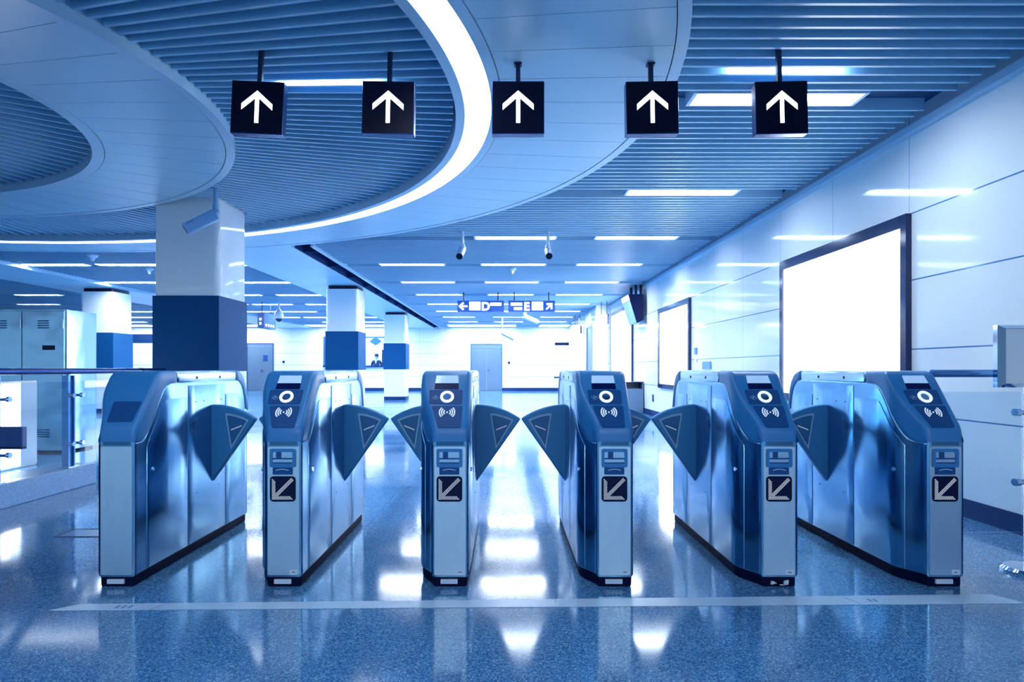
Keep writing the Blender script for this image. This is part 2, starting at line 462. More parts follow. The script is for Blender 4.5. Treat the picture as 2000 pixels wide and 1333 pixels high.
def wide(x0, x1, label):  # light wash at the far end, built as added glowing panels
    t = thing('light_panel', label, 'ceiling light', ((x0+x1)/2, 28.9, ZC-.02), group='added glow panels by the end wall')
    w = (x1-x0)/2
    part(None, 'housing', lambda b: (b.box(-w, w, -.62, -.58, 0, .11), b.box(-w, w, .58, .62, 0, .11), b.box(-w, -w+.04, -.58, .58, 0, .11), b.box(w-.04, w, -.58, .58, 0, .11)), 'lamp_case', t)
    part(None, 'diffuser', lambda b: b.box(-w+.041, w-.041, -.579, .579, .03, .06), 'glow_wide', t)
wide(-2.7, .55, 'broad added panel for the ceiling glow by the end wall, over the steel double door')
wide(-9.3, -5.05, 'broad added panel for the ceiling glow by the end wall, over the ticket window')
wide(-14.2, -11.2, 'broad added panel for the ceiling glow by the end wall, over the door with a sign')
wide(1.6, 3.05, 'broad added panel for the ceiling glow by the end wall, in the corner at the white wall')
wide(-18.6, -16.4, 'broad added panel for the ceiling glow by the end wall, seen between two blue-banded columns')
# two tube lamps tucked between the slats
def tube_lamp(p, q, label):
    t = thing('tube_light', label, 'ceiling light', ((p[0]+q[0])/2, (p[1]+q[1])/2, ZC+.05), (0, 0, math.atan2(q[1]-p[1], q[0]-p[0])), 'tube lights between the slats')
    h = math.hypot(q[0]-p[0], q[1]-p[1])/2
    part(None, 'tube', lambda b: b.tube((-h, 0, .005), (h, 0, .005), .018, 10), 'lamp', t, smooth=True)
    part(None, 'holder', lambda b: (b.box(-h-.02, -h, -.015, .015, -.01, .12), b.box(h, h+.02, -.015, .015, -.01, .12)), 'lamp_case', t)
yy = .6
while yy+PITCH < 4.12: yy += PITCH
tube_lamp((1.55, yy+PITCH*.35), (2.3, yy+PITCH*.35), 'lamp glowing between slats behind the rightmost arrow sign')
tt = 2*PI/round(2*PI/.0255)*(-1.5)
pA, pB = E(5.2, 3.95, tt), E(5.91, 4.49, tt)
tube_lamp(pA, pB, 'lamp glowing between curved slats, between the two leftmost arrow signs')

# ------------------------------------------------------------------ columns
def rrect(x0, x1, y0, y1, r, n=5):
    pts = []
    for cx, cy_, a in ((x1-r, y1-r, 0), (x0+r, y1-r, 90), (x0+r, y0+r, 180), (x1-r, y0+r, 270)):
        for k in range(n+1):
            t = math.radians(a+90*k/n); pts.append((cx+r*math.cos(t), cy_+r*math.sin(t)))
    return pts
CL = ['square white column with a blue band, nearest, standing behind the left turnstiles',
      'white column with a blue band, middle one of the row under the beam',
      'white column with a blue band, farthest of the row under the beam',
      'white column with a blue band behind the steel lockers']
for i, (x0, x1, y0, y1) in enumerate(COLS):
    t = thing('column', CL[i], 'column', ((x0+x1)/2, (y0+y1)/2, 0), group='blue-banded columns')
    w, d = (x1-x0)/2, (y1-y0)/2
    top = 3.26 if i == 0 else 2.965
    part(None, 'shaft', lambda b: b.prism(rrect(-w, w, -d, d, .07), flat, .12, top), 'column_white', t, smooth=True)
    part(None, 'band', lambda b: b.box(-w-.008, w+.008, -d-.008, d+.008, 1.065, 1.97), 'band_blue', t, bevel=.004, label='blue band')
    part(None, 'base', lambda b: b.prism(rrect(-w-.004, w+.004, -d-.004, d+.004, .07), flat, 0, .12), 'baseboard', t, smooth=True, label='dark navy base')
    if i: part(None, 'neck', lambda b: b.prism(rrect(-w+.04, w-.04, -d+.04, d-.04, .05), flat, top, ZS-.008), 'navy', t, smooth=True, label='dark recessed neck')

# ------------------------------------------------------------------ turnstile gates
def interp(P):
    def f(d):
        if d <= P[0][0]: return P[0][1]
        for (a, u), (c, v) in zip(P, P[1:]):
            if d <= c: return u+(v-u)*(d-a)/(c-a)
        return P[-1][1]
    return f
TOP = interp([(0, .765), (.004, .79), (.012, .812), (.2, 1.06), (.215, 1.074), (.235, 1.083), (.26, 1.087), (1.19, 1.087), (1.235, 1.08), (1.28, 1.058), (1.315, 1.02), (1.342, .96), (1.355, .9), (1.36, .86)])
BND = interp([(0, .711), (.06, .711), (.085, .722), (.115, .757), (.235, .935), (.262, .97), (.29, .992), (.33, 1.005), (.36, 1.007), (1.17, 1.007), (1.21, 1.0), (1.25, .975), (1.285, .93), (1.305, .87), (1.315, .80), (1.36, .79)])
GW = .26
def xl(d):
    t = min(1, max(0, d/.18)); return -.185-.075*t*t*(3-2*t)
def shell(b, cols, xa, xb, r, K=4):
    """rounded solid: side outline given as columns (d, z bottom, z top), between the sides xa(d) and xb(d)"""
    n = len(cols); P = [(d, z0) for d, z0, z1 in cols] + [(d, z1) for d, z0, z1 in reversed(cols)]
    m = len(P); N = []
    for i in range(m):
        p, q, s = Vector(P[i-1]), Vector(P[i]), Vector(P[(i+1) % m])
        e1, e2 = (q-p), (s-q)
        n1 = Vector((e1.y, -e1.x)).normalized() if e1.length > 1e-9 else Vector((0, 0)); n2 = Vector((e2.y, -e2.x)).normalized() if e2.length > 1e-9 else n1
        v = n1+n2
        if v.length < 1e-6: v = n1.copy()
        v.normalize(); c = max(.5, v.dot(n1) if n1.length else 1)
        N.append(v/c)
    i0 = len(b.v); rings = 0
    def add(off, fx):
        for i in range(m):
            d, z = P[i][0]-N[i].x*off, P[i][1]-N[i].y*off
            b.v.append((fx(d), d, z))
    for k in range(K+1):
        a = PI/2*k/K; add(r*(1-math.sin(a)), lambda d: xb(d)-r*(1-math.cos(a))); rings += 1
    for k in range(K, -1, -1):
        a = PI/2*k/K; add(r*(1-math.sin(a)), lambda d: xa(d)+r*(1-math.cos(a))); rings += 1
    for j in range(rings-1):
        for i in range(m):
            b.f.append((i0+j*m+i, i0+j*m+(i+1) % m, i0+(j+1)*m+(i+1) % m, i0+(j+1)*m+i))
    for base, flip in ((i0, 0), (i0+(rings-1)*m, 1)):
        for i in range(n-1):
            q = (base+i, base+i+1, base+m-2-i, base+m-1-i)
            b.f.append(q if flip else q[::-1])
def dlist(a, c, extra=()):
    base = [0, .004, .012, .03, .05, .07, .085, .1, .115, .14, .17, .2, .215, .235, .26, .29, .33, .36, .4, 1.17, 1.19, 1.21, 1.235, 1.25, 1.265, 1.28, 1.295, 1.305, 1.315, 1.33, 1.342, 1.355, 1.36]
    return sorted({a, c, *extra, *(x for x in base if a < x < c)})
ZERO = lambda d: 0.0

SL = (.6, .8)
def slope(p, o):
    """p = (x, distance up the sloping reader face), o = height above that face"""
    return (p[0], .012+.6*p[1]-.8*o, .812+.8*p[1]+.6*o)
def rpoly(pts, r=.008, n=3):
    """polygon with rounded corners"""
    out = []; m = len(pts)
    for i in range(m):
        p, q, s = Vector(pts[i-1]), Vector(pts[i]), Vector(pts[(i+1) % m])
        a = q+(p-q).normalized()*r; c = q+(s-q).normalized()*r
        for k in range(n+1):
            t = k/n; out.append(tuple((1-t)**2*a+2*t*(1-t)*q+t*t*c))
    return out
def arc(cx, cy_, r0, r1, a0, a1, n=10):
    A = [(cx+r0*math.cos(math.radians(a0+(a1-a0)*k/n)), cy_+r0*math.sin(math.radians(a0+(a1-a0)*k/n))) for k in range(n+1)]
    B = [(cx+r1*math.cos(math.radians(a0+(a1-a0)*k/n)), cy_+r1*math.sin(math.radians(a0+(a1-a0)*k/n))) for k in range(n+1)]
    return A, B

def door_top(d):
    return interp([(.10, .70), (.125, .735), (.255, .905), (.275, .922), (.30, .929), (.51, .929)])(d)
def rear_top(d):
    return interp([(1.0, .93), (1.17, .928), (1.21, .915), (1.25, .88), (1.285, .82), (1.3, .75), (1.31, .5)])(d)

def make_flap(root, sgn):
    x0 = 0 if sgn > 0 else -GW
    R = .488; a1 = 35.5
    def P(u, w): return (x0+sgn*u, .383+w)
    fl_ = part('flap%d' % sgn, 'flap', lambda b: b.prism([P(-.012, 0), P(0.004, 0)] + [P(R*math.sin(math.radians(a1*k/12)), R*math.cos(math.radians(a1*k/12))) for k in range(12, -1, -1)] + [P(-.012, R)], front, .80, .845), 'flap_blue', root, smooth=30, bevel=.008)
    def sec(r, a): return P(r*math.sin(math.radians(a)), r*math.cos(math.radians(a)))
    out = [P(.126, .205)] + [P(.09+ (.238-.09)*k/8, .432-.041*(k/8)**1.7) for k in range(9)]
    cen = Vector(P(.155, .35)); ins = [tuple(cen+(Vector(p)-cen)*.84) for p in out]
    pn = part('fpanel%d' % sgn, 'warning_panel', lambda b: b.prism(ins, front, .7985, .801), 'flap_panel', fl_)
    part('foutline%d' % sgn, 'panel_outline', lambda b: b.strip(out+out[:1], ins+ins[:1], front, .7975, .801), 'outline_pale', pn, label='pale outline')
    def dash(b):
        for k in range(9):
            u = .128+.0075*k; w = .325+.009*k/3
            b.prism([P(u, w), P(u+.003, w), P(u+.006, w+.008), P(u+.003, w+.008)], front, .7972, .7986)
    part('fdash%d' % sgn, 'dashed_line', dash, 'white_mark', pn)

def make_gate(x_right, label, blank=False, flaps=(1, -1), torn=False):
    g = thing('ticket_gate', label, 'turnstile', (x_right, 3.09, 0), group='turnstile ticket gates')
    body = part('g_body', 'body', lambda b: shell(b, [(d, .05, min(BND(d)+.02, TOP(d)-.03)) for d in dlist(0, 1.345)], xl, ZERO, .016), 'steel', g, smooth=35)
    part('g_plinth', 'plinth', lambda b: shell(b, [(d, 0.0, .056) for d in dlist(.008, 1.335)], lambda d: xl(d)+.008, lambda d: -.008, .01), 'plinth', g, smooth=35, label='dark plinth')
    hd = part('g_head', 'head', lambda b: shell(b, [(d, BND(d), TOP(d)) for d in dlist(0, .40)], lambda d: xl(d)-.003, lambda d: .003, .026, 6), 'plastic', g, smooth=50, label='blue plastic head')
    st = part('g_strip', 'top_strip', lambda b: shell(b, [(d, 1.009, TOP(d)-.001) for d in dlist(.402, 1.168)], lambda d: xl(d)-.001, lambda d: .001, .02), 'steel_soft', g, smooth=50)
    def dots(b):
        for d in (.62, .92):
            for s, x in ((1, 0), (-1, -GW)): b.tube((x+s*.0005, d, 1.045), (x+s*.0035, d, 1.045), .009, 10)
    part('g_dots', 'sensor_eye', dots, 'navy', st)
    part('g_rear', 'rear_cap', lambda b: shell(b, [(d, BND(d), TOP(d)) for d in dlist(1.17, 1.36)], lambda d: xl(d)-.002, lambda d: .002, .022), 'plastic', g, smooth=50, label='blue plastic rear cap')
    # side plates, both sides
    for s in (1, -1):
        def plate(b, cols, lift=.0035):
            if s > 0: shell(b, cols, lambda d: -.004, lambda d: lift, .002, 2)
            else: shell(b, cols, lambda d: xl(d)-lift, lambda d: xl(d)+.004, .002, 2)
        door = part('g_door%d' % s, 'side_door', lambda b: plate(b, [(d, .062, door_top(d)) for d in (.10, .125, .15, .18, .2, .23, .255, .265, .275, .30, .40, .505)]), 'steel', g, smooth=35)
        x = .003 if s > 0 else xl(.145)-.003
        part('g_lock%d' % s, 'lock', lambda b: b.tube((x-s*.004, .15, .569), (x+s*.006, .15, .569), .011, 14), 'chrome', door, smooth=True, label='round chrome lock')
        mid = part('g_mid%d' % s, 'side_panel', lambda b: plate(b, [(d, .062, 1.0) for d in (.518, .6, .75, .85, .985)]), 'steel', g, smooth=35)
        def scr(b):
            for d, z in ((.6, .9), (.7, .9), (.93, .9), (.62, .35), (.9, .35)): 
                xx = (0 if s > 0 else -GW)+s*.0035
                b.tube((xx-s*.002, d, z), (xx+s*.0012, d, z), .004, 8)
        part('g_scr%d' % s, 'screws', scr, 'navy', mid)
        part('g_rp%d' % s, 'rear_panel', lambda b: plate(b, [(d, .062, rear_top(d)) for d in (1.0, 1.1, 1.17, 1.21, 1.25, 1.27, 1.285, 1.30)]), 'steel', g, smooth=35)
    # front plate
    def fp(b): b.prism(rpoly([(-.172, .06), (-.014, .06), (-.014, .705), (-.172, .705)], .006), front, -.002, .012)
    f = part('g_front', 'front_plate', fp, 'steel_front', g, smooth=30)
    if blank:
        part('g_blank', 'blank_panel', lambda b: b.prism(rpoly([(-.158, .02), (-.03, .02), (-.022, .145), (-.168, .145)], .01), slope, -.004, .0015), 'plastic_dark', hd, label='blank dark panel')
    else:
        part('g_disp', 'display_screen', lambda b: b.prism([(-.186, .262), (-.062, .262), (-.066, .311), (-.182, .311)], slope, -.004, .0012), 'display', hd, label='bright display screen')
        part('g_dispbar', 'display_strip', lambda b: b.prism([(-.188, .224), (-.060, .224), (-.062, .261), (-.186, .261)], slope, -.004, .001), 'plastic_deep', hd, label='dark strip')
        rp = part('g_readp', 'reader_panel', lambda b: b.prism(rpoly([(-.208, .128), (-.04, .128), (-.038, .218), (-.214, .218)], .01), slope, -.004, .0015), 'plastic_dark', hd)
        cx, cs_ = -.118, .172
        def ringm(b):
            A, B = arc(cx, cs_, .022, .036, 0, 360, 28); b.strip(A, B, slope, .001, .007)
        part('g_ring', 'reader_ring', ringm, 'led', rp, smooth=30, label='glowing white ring')
        part('g_coin', 'reader_disc', lambda b: b.prism(arc(cx, cs_, .0215, .0215, 0, 350, 26)[0], slope, .001, .004), 'chrome', rp)
        def cardi(b):
            for dx, ds in ((0, 0), (.009, -.006)):
                q = [(-.184+dx+a, .172+ds+c) for a, c in ((-.012, 0), (.004, .011), (.014, -.002), (-.002, -.012))]
                c0 = Vector(q[0])/4+Vector(q[1])/4+Vector(q[2])/4+Vector(q[3])/4
                ii = [tuple(c0+(Vector(p)-c0)*.86) for p in q]
                b.strip(q+q[:1], ii+ii[:1], slope, .001, .0022)
            b.prism([(-.18, .168), (-.174, .172), (-.178, .178)], slope, .001, .0024)
        part('g_cardi', 'card_icon', cardi, 'outline_pale', rp)
        cp = part('g_cardp', 'card_panel', lambda b: b.prism(rpoly([(-.156, -.012), (-.04, -.012), (-.036, .118), (-.196, .118)], .01), slope, -.006, .0015), 'plastic_dark', hd)
        def waves(b):
            x0, s0 = -.113, .078
            b.prism(arc(x0, s0, .0045, .0045, 0, 340, 14)[0], slope, .001, .0026)
            for r in (.014, .025, .036):
                for a in (0, 180):
                    A, B = arc(x0, s0, r, r+.0062, a-44, a+44, 10); b.strip(A, B, slope, .001, .0026)
        part('g_waves', 'contactless_symbol', waves, 'white_mark', cp, label='white contactless waves')
        # ticket slot
        o_, i_ = rpoly([(-.160, .603), (-.030, .603), (-.030, .696), (-.160, .696)], .01), rpoly([(-.146, .622), (-.046, .622), (-.046, .68), (-.146, .68)], .006)
        sl_ = part('g_slot', 'ticket_slot', lambda b: b.strip(o_+o_[:1], i_+i_[:1], front, -.009, .002), 'plastic', f, smooth=30)
        part('g_slotin', 'slot_window', lambda b: (b.box(-.147, -.045, -.0055, -.002, .621, .681),), 'steel_soft', sl_)
        part('g_slotbar', 'slot_insert', lambda b: (b.box(-.128, -.102, -.0072, -.004, .65, .68), b.box(-.146, -.046, -.0078, -.004, .643, .65), b.box(-.146, -.046, -.0068, -.004, .622, .628)), 'plastic_dark', sl_)
        tr_ = part('g_tray', 'ticket_tray', lambda b: b.box(-.146, -.046, -.008, .002, .566, .602), 'plastic_dark', f, bevel=.003)
        part('g_lip', 'tray_lip', lambda b: b.strip(*[[(-.128+.064*k/8, .586+.006*math.sin(PI*k/8)+h) for k in range(9)] for h in (0, .004)], front, -.0105, -.007), 'outline_pale', tr_)
        ds = part('g_arrow', 'arrow_display', lambda b: b.prism(rpoly([(-.160, .430), (-.031, .430), (-.031, .558), (-.160, .558)], .02, 5), front, -.005, .002), 'navy', f, smooth=30, label='black square panel with dotted arrow')
        def dotted(b):
            n = 26; q = .118/n
            for i in range(n):
                for j in range(n):
                    u, v = (i+.5)/n, (j+.5)/n
                    if (i+j) % 2: continue
                    on = (abs(u-v) < .10 and u+v < 1.82 and u > .04 and v > .04) or (.03 < u < .19 and .03 < v < .84-(u)*.5+.1) or (.03 < v < .19 and .03 < u < .84-v*.5+.1)
                    if on:
                        xx, zz = -.1545+i*q, .4355+j*q
                        b.box(xx+q*.16, xx+q*.84, -.0062, -.0048, zz+q*.16, zz+q*.84)
        part('g_dotted', 'dotted_arrow', dotted, 'led', ds, label='white dotted arrow')
        sk = part('g_stick', 'sticker', lambda b: b.box(-.062, -.022, -.0032, -.0015, .064, .087), 'sticker', f, label='small white sticker')
        part('g_stickt', 'sticker_print', lambda b: [b.box(-.05+.006*k, -.0462+.006*k, -.0036, -.003, .072, .078) for k in range(3)], 'navy', sk)
    if torn:
        part(None, 'base_label', lambda b: (b.prism([(-.135, .012), (-.1, .02), (-.07, .014), (-.066, .03), (-.045, .034), (-.048, .012), (-.085, .008), (-.12, .028), (-.132, .028)], front, -.0022, .012)), 'sticker', g, label='torn white label')
    else:
        bl = part('g_blabel', 'base_label', lambda b: b.box(-.14, -.055, -.0022, .012, .016, .038), 'sticker', g, label='white strip label')
        part('g_blabelt', 'label_print', lambda b: [b.box(-.128+.011*k, -.121+.011*k, -.0028, -.002, .027, .031) for k in range(6)], 'outline_pale', bl)
    for s in flaps: make_flap(g, s)
    return g

make_gate(-1.86, 'steel turnstile with a blank blue head, no display, beside the glass barrier', blank=True, flaps=(1,))
make_gate(-1.02, 'steel turnstile with reader, standing next to the blank-headed turnstile')
make_gate(-.183, 'steel turnstile with reader, in front of the steel double door')
make_gate(.646, 'steel turnstile with reader, fourth from the blank-headed one, arrow panel facing the camera')
make_gate(1.473, 'steel turnstile with reader and torn label at its base', torn=True)
make_gate(2.308, 'steel turnstile with reader, last one beside the handrail and white wall', flaps=(-1,))

# ------------------------------------------------------------------ hanging arrow signs
def arrow_sign(px, label, roll):
    Y = 3.9; x = (px-986)*Y/F
    t = thing('arrow_sign', label, 'sign', (x, Y, 2.59), (0, math.radians(roll), 0), 'hanging arrow signs')
    part('as_box', 'sign_box', lambda b: b.box(-.166, .166, .0, .065, 0, .335), 'sign_side', t, bevel=.003)
    fc = part('as_face', 'sign_face', lambda b: b.box(-.161, .161, -.004, .001, .006, .33), 'sign_black', t, label='black face')
    def arw(b):
        w = .016; c = .168
        b.prism([(-w*.8, c-.1), (w*.8, c-.1), (w*.8, c+.075), (-w*.8, c+.075)], front, -.0062, -.0035)
        for s in (1, -1):
            b.prism([(0, c+.105), (s*.098, c+.02), (s*.098, c-.018), (0, c+.066)], front, -.0062, -.0035)
    part('as_arrow', 'arrow', arw, 'arrow_glow', fc, label='lit white arrow pointing up')
    top = ZC+.06 if (px < 800 or px > 1400) else ZS
    part('as_rod%.2f' % top, 'rod', lambda b: b.box(-.014, .014, .018, .046, .335, top-2.59+.004), 'rod_dark', t)
    part('as_fl%.2f' % top, 'ceiling_cap', lambda b: b.box(-.024, .024, .008, .056, top-2.59-.012, top-2.59), 'rod_dark', t)
for px, roll, lb in ((500, 2.4, 'hanging black sign with white up arrow, tilted, leftmost of the five'),
                     (757, 1.2, 'hanging black sign with white up arrow, second from the left, before the curved slats'),
                     (1012, 0, 'hanging black sign with white up arrow, middle one, touching the glowing curved band'),
                     (1275, -.9, 'hanging black sign with white up arrow, under the edge of the smooth soffit'),
                     (1528, -1.2, 'hanging black sign with white up arrow, rightmost, before a strip light')):
    arrow_sign(px, lb, roll)

# ------------------------------------------------------------------ direction signs with letters
def letter(ch, size, loc, parent, name):
    c = bpy.data.curves.new(name, 'FONT'); c.body = ch; c.size = size; c.extrude = .003; c.align_x = 'CENTER'; c.offset = .012
    tmp = bpy.data.objects.new('tmp', c); COL.objects.link(tmp)
    dg = bpy.context.evaluated_depsgraph_get(); me = bpy.data.meshes.new_from_object(tmp.evaluated_get(dg))
    bpy.data.objects.remove(tmp)
    me.materials.clear(); me.materials.append(MATS['sign_white'])
    o = bpy.data.objects.new(name, me); COL.objects.link(o); o.parent = parent; o.location = loc; o.rotation_euler = (PI/2, 0, 0)
    return o
def small_arrow(b, cx, cz, ang, s):
    ca, sa = math.cos(ang), math.sin(ang)
    def T(p): return (cx+s*(p[0]*ca-p[1]*sa), cz+s*(p[0]*sa+p[1]*ca))
    b.prism([T(p) for p in ((-.5, -.09), (.3, -.09), (.3, .09), (-.5, .09))], front, -.006, -.002)
    for k in (1, -1): b.prism([T(p) for p in ((.5, 0), (.02, k*.46), (-.14, k*.32), (.22, 0))], front, -.006, -.002)
def dir_sign(cx, label, kind):
    t = thing('direction_sign', label, 'sign', (cx, 16.3, 2.6), group='hanging direction signs')
    w = .62
    part('ds_box', 'sign_box', lambda b: b.box(-w, w, 0, .12, 0, .3), 'sign_blue', t)
    for xr in ((-.46, .46)):
        part('ds_rod%.1f' % xr, 'rod', lambda b: b.tube((xr, .06, .3), (xr, .06, .54), .016, 8), 'rod_dark', t)
    sgn = 1 if kind == 'D' else -1
    part(None, 'arrow', lambda b: small_arrow(b, -sgn*.47, .15, PI if kind == 'D' else PI/4, .24), 'sign_white', t)
    part(None, 'text_block', lambda b: [b.box(-sgn*.155-.15, -sgn*.155+.15, -.006, -.002, .045+.12*k, .045+.105+.12*k) for k in range(2)], 'sign_white', t)
    letter(kind, .3, (sgn*.13, -.006, .045), t, 'letter')
    def lines(b):
        x0, x1 = (.25, .55) if sgn > 0 else (-.55, -.25)
        b.box(x0, x1, -.006, -.002, .165, .245)
        if sgn < 0: b.box(x0+.08, x1, -.006, -.002, .05, .125)
    part(None, 'small_text', lines, 'sign_white', t)
dir_sign(-.64, 'blue hanging sign with white letter D and a left arrow', 'D')
dir_sign(.71, 'blue hanging sign with white letter E and a slanting arrow', 'E')

# ------------------------------------------------------------------ lightboxes on the right wall
def lightbox(y0, y1, z0, z1, fr, label, top=.11):
    t = thing('lightbox', label, 'lightbox', (XW, (y0+y1)/2, z0), group='wall lightboxes')
    h = (y1-y0)/2; zz = z1-z0
    def frame(b):
        b.box(-.05, 0, -h, -h+fr, 0, zz); b.box(-.05, 0, h-fr, h, 0, zz); b.box(-.05, 0, -h+fr, h-fr, zz-top, zz); b.box(-.05, 0, -h+fr, h-fr, 0, top*.8)
    part(None, 'frame', frame, 'navy_frame', t, label='dark glossy frame')
    part(None, 'light_panel', lambda b: b.box(-.03, -.002, -h+fr+.001, h-fr-.001, top*.8+.001, zz-top-.001), 'lightbox', t, label='blank glowing white panel')
lightbox(5.15, 7.52, .72, 2.40, .075, 'large blank lightbox on the white wall behind the last turnstiles')
lightbox(11.24, 13.5, .68, 2.40, .09, 'narrow-looking blank lightbox on the white wall, second from the camera')
lightbox(16.3, 19.6, .5, 2.84, .05, 'farthest blank lightbox on the white wall, behind the hanging monitor')

# ------------------------------------------------------------------ wall fittings
def wallbox(name, y, z, w, h, m, label, cat, d=.02):
    single(name, lambda b: b.box(XW-d, XW, y-w/2, y+w/2, z-h/2, z+h/2), m, label, cat, bevel=.003)
wallbox('socket', 14.1, .42, .1, .16, 'plate_navy', 'small dark socket low on the white wall near the bin', 'socket')
wallbox('switch_panel', 10.95, 1.41, .12, .12, 'rail_pale', 'small dark key switch on the white wall between two lightboxes', 'switch')
wallbox('wall_plate', 10.35, 1.15, .42, .13, 'rail_pale', 'grey rectangular plate on the white wall between two lightboxes', 'plate')
wallbox('indicator', 10.93, 1.24, .1, .05, 'panel_grey', 'tiny pale plate under the key switch on the white wall', 'plate')

# hanging monitor
t = thing('monitor', 'dark hanging monitor tilted down, beside the white wall', 'monitor', (3.12, 15.15, 2.2))
hs = part(None, 'housing', lambda b: b.prism([(-.17, .68), (.2, .68), (.2, .06), (.04, -.02)], lambda p, q: (p[0], q, p[1]), -.45, .45), 'navy', t, bevel=.01)
def scr(b, u0, u1, v0, v1, lift):
    A, B = Vector((-.17, 0, .68)), Vector((.04, 0, -.02)); n = Vector((-.70, 0, -.21)).normalized()
    P = [A.lerp(B, q)+n*lift+Vector((0, y, 0)) for q, y in ((u0, v0), (u0, v1), (u1, v1), (u1, v0))]
    Q = [p-n*.01 for p in P]; i = len(b.v); b.v += [tuple(p) for p in P+Q]
    b.f += [(i, i+1, i+2, i+3), (i+7, i+6, i+5, i+4), (i, i+4, i+5, i+1), (i+1, i+5, i+6, i+2), (i+2, i+6, i+7, i+3), (i+3, i+7, i+4, i)]
part(None, 'screen', lambda b: scr(b, .2, .98, -.43, .43, .004), 'cctv_grey', t, label='grey screen')
part(None, 'screen_header', lambda b: scr(b, .02, .19, -.43, .43, .004), 'sign_white', t, label='bright header strip')
part(None, 'bracket', lambda b: b.box(.02, .08, -.3, -.24, .68, .92), 'rod_dark', t)
for bx, by in ((.14, -.3), (.02, .24), (.14, .24)): part(None, 'bracket', lambda b: b.box(bx, bx+.06, by, by+.06, .68, .92), 'rod_dark', t)
# exit signs
def exit_sign(x, y, z, yaw, label):
    t = thing('exit_sign', label, 'sign', (x, y, z), (0, 0, yaw), group='small lit exit signs')
    part('ex_box', 'sign_box', lambda b: b.box(-.15, .15, 0, .09, 0, .3), 'navy', t)
    part('ex_face', 'sign_face', lambda b: b.box(-.14, .14, -.006, 0, .01, .29), 'sign_white', t, label='lit white face')
    for xr in (-.1, .1): part('ex_rod%.1f' % xr, 'rod', lambda b: b.tube((xr, .045, .3), (xr, .045, ZC-z+.04), .01, 8), 'rod_dark', t)
exit_sign(2.98, 18.6, 2.44, -.75, 'small lit white box sign hanging before the pier, nearer one')
exit_sign(2.72, 23.2, 2.42, -.6, 'small lit white box sign hanging near the end wall, farther one')
# bin by the wall
t = thing('litter_bin', 'blue grey steel bin standing against the white wall', 'bin', (3.12, 15.0, 0))
part(None, 'body', lambda b: (b.box(-.26, .26, 0, .45, .02, .6), b.box(-.26, -.24, 0, .45, .6, .75), b.box(.24, .26, 0, .45, .6, .75), b.box(-.24, .24, .43, .45, .6, .75)), 'door_steel', t)
part(None, 'rim', lambda b: (b.box(-.27, .27, .0, .46, .75, .77),), 'navy', t)
part(None, 'foot', lambda b: b.box(-.24, .24, .02, .43, 0, .02), 'plinth', t)

# ------------------------------------------------------------------ doors in the back wall
def steel_door(name, x0, x1, z1, panels=2, sign=False):
    o = struct(name, lambda b: (b.box(x0-.05, x0, YB-.03, YB+.05, 0, z1+.05), b.box(x1, x1+.05, YB-.03, YB+.05, 0, z1+.05), b.box(x0, x1, YB-.03, YB+.05, z1, z1+.05)), 'rail_pale')
    w = (x1-x0)/panels
    for k in range(panels):
        part(None, 'door_leaf', lambda b: b.box(x0+w*k+.006, x0+w*(k+1)-.006, YB-.02, YB+.01, .01, z1-.19), 'door_steel', o)
    part(None, 'transom', lambda b: b.box(x0, x1, YB-.022, YB+.01, z1-.18, z1-.01), 'door_steel', o)
    part(None, 'handle', lambda b: (b.box(x0+w*1.08, x0+w*1.08+.12, YB-.07, YB-.05, 1.0, 1.03), b.box(x0+w*1.08, x0+w*1.08+.02, YB-.06, YB-.02, 1.0, 1.03)), 'chrome', o)
    if sign: part(None, 'door_sign', lambda b: b.box(x0+w*1.25, x0+w*1.25+.22, YB-.03, YB-.02, 1.45, 1.75), 'plate_navy', o)
steel_door('door_1', -1.62, -.18, 2.25)
steel_door('door_2', -12.55, -11.33, 2.28, sign=True)
o = struct('door_3', lambda b: b.box(2.985, 3.02, 20.5, 22.3, 0, 2.62), 'door_steel')
part(None, 'door_frame', lambda b: (b.box(2.96, 3.0, 20.5, 20.6, 0, 2.62), b.box(2.96, 3.0, 22.2, 22.3, 0, 2.62), b.box(2.96, 3.0, 20.6, 22.2, 2.54, 2.62)), 'rail_pale', o)
def backbox(name, x, z, w, h, m, label, cat):
    single(name, lambda b: b.box(x-w/2, x+w/2, YB-.031, YB-.001, z-h/2, z+h/2), m, label, cat, bevel=.004)
backbox('call_point', .2, 1.38, .1, .1, 'navy', 'tiny dark call point on the end wall beside the steel double door', 'call point')
backbox('call_point', -10.8, 1.42, .1, .1, 'navy', 'tiny dark call point on the end wall beside the door with a sign', 'call point')
backbox('vent_slot', 2.83, 2.3, .78, .13, 'navy', 'dark narrow vent high on the end wall in the corner', 'vent')
backbox('wall_slot', 2.55, .66, .3, .06, 'navy', 'small dark slot low on the end wall behind the fourth turnstile', 'slot')
backbox('dark_opening', -17.5, 2.56, 2.6, .42, 'baseboard', 'long dark panel high on the end wall seen beside the nearest column', 'panel')

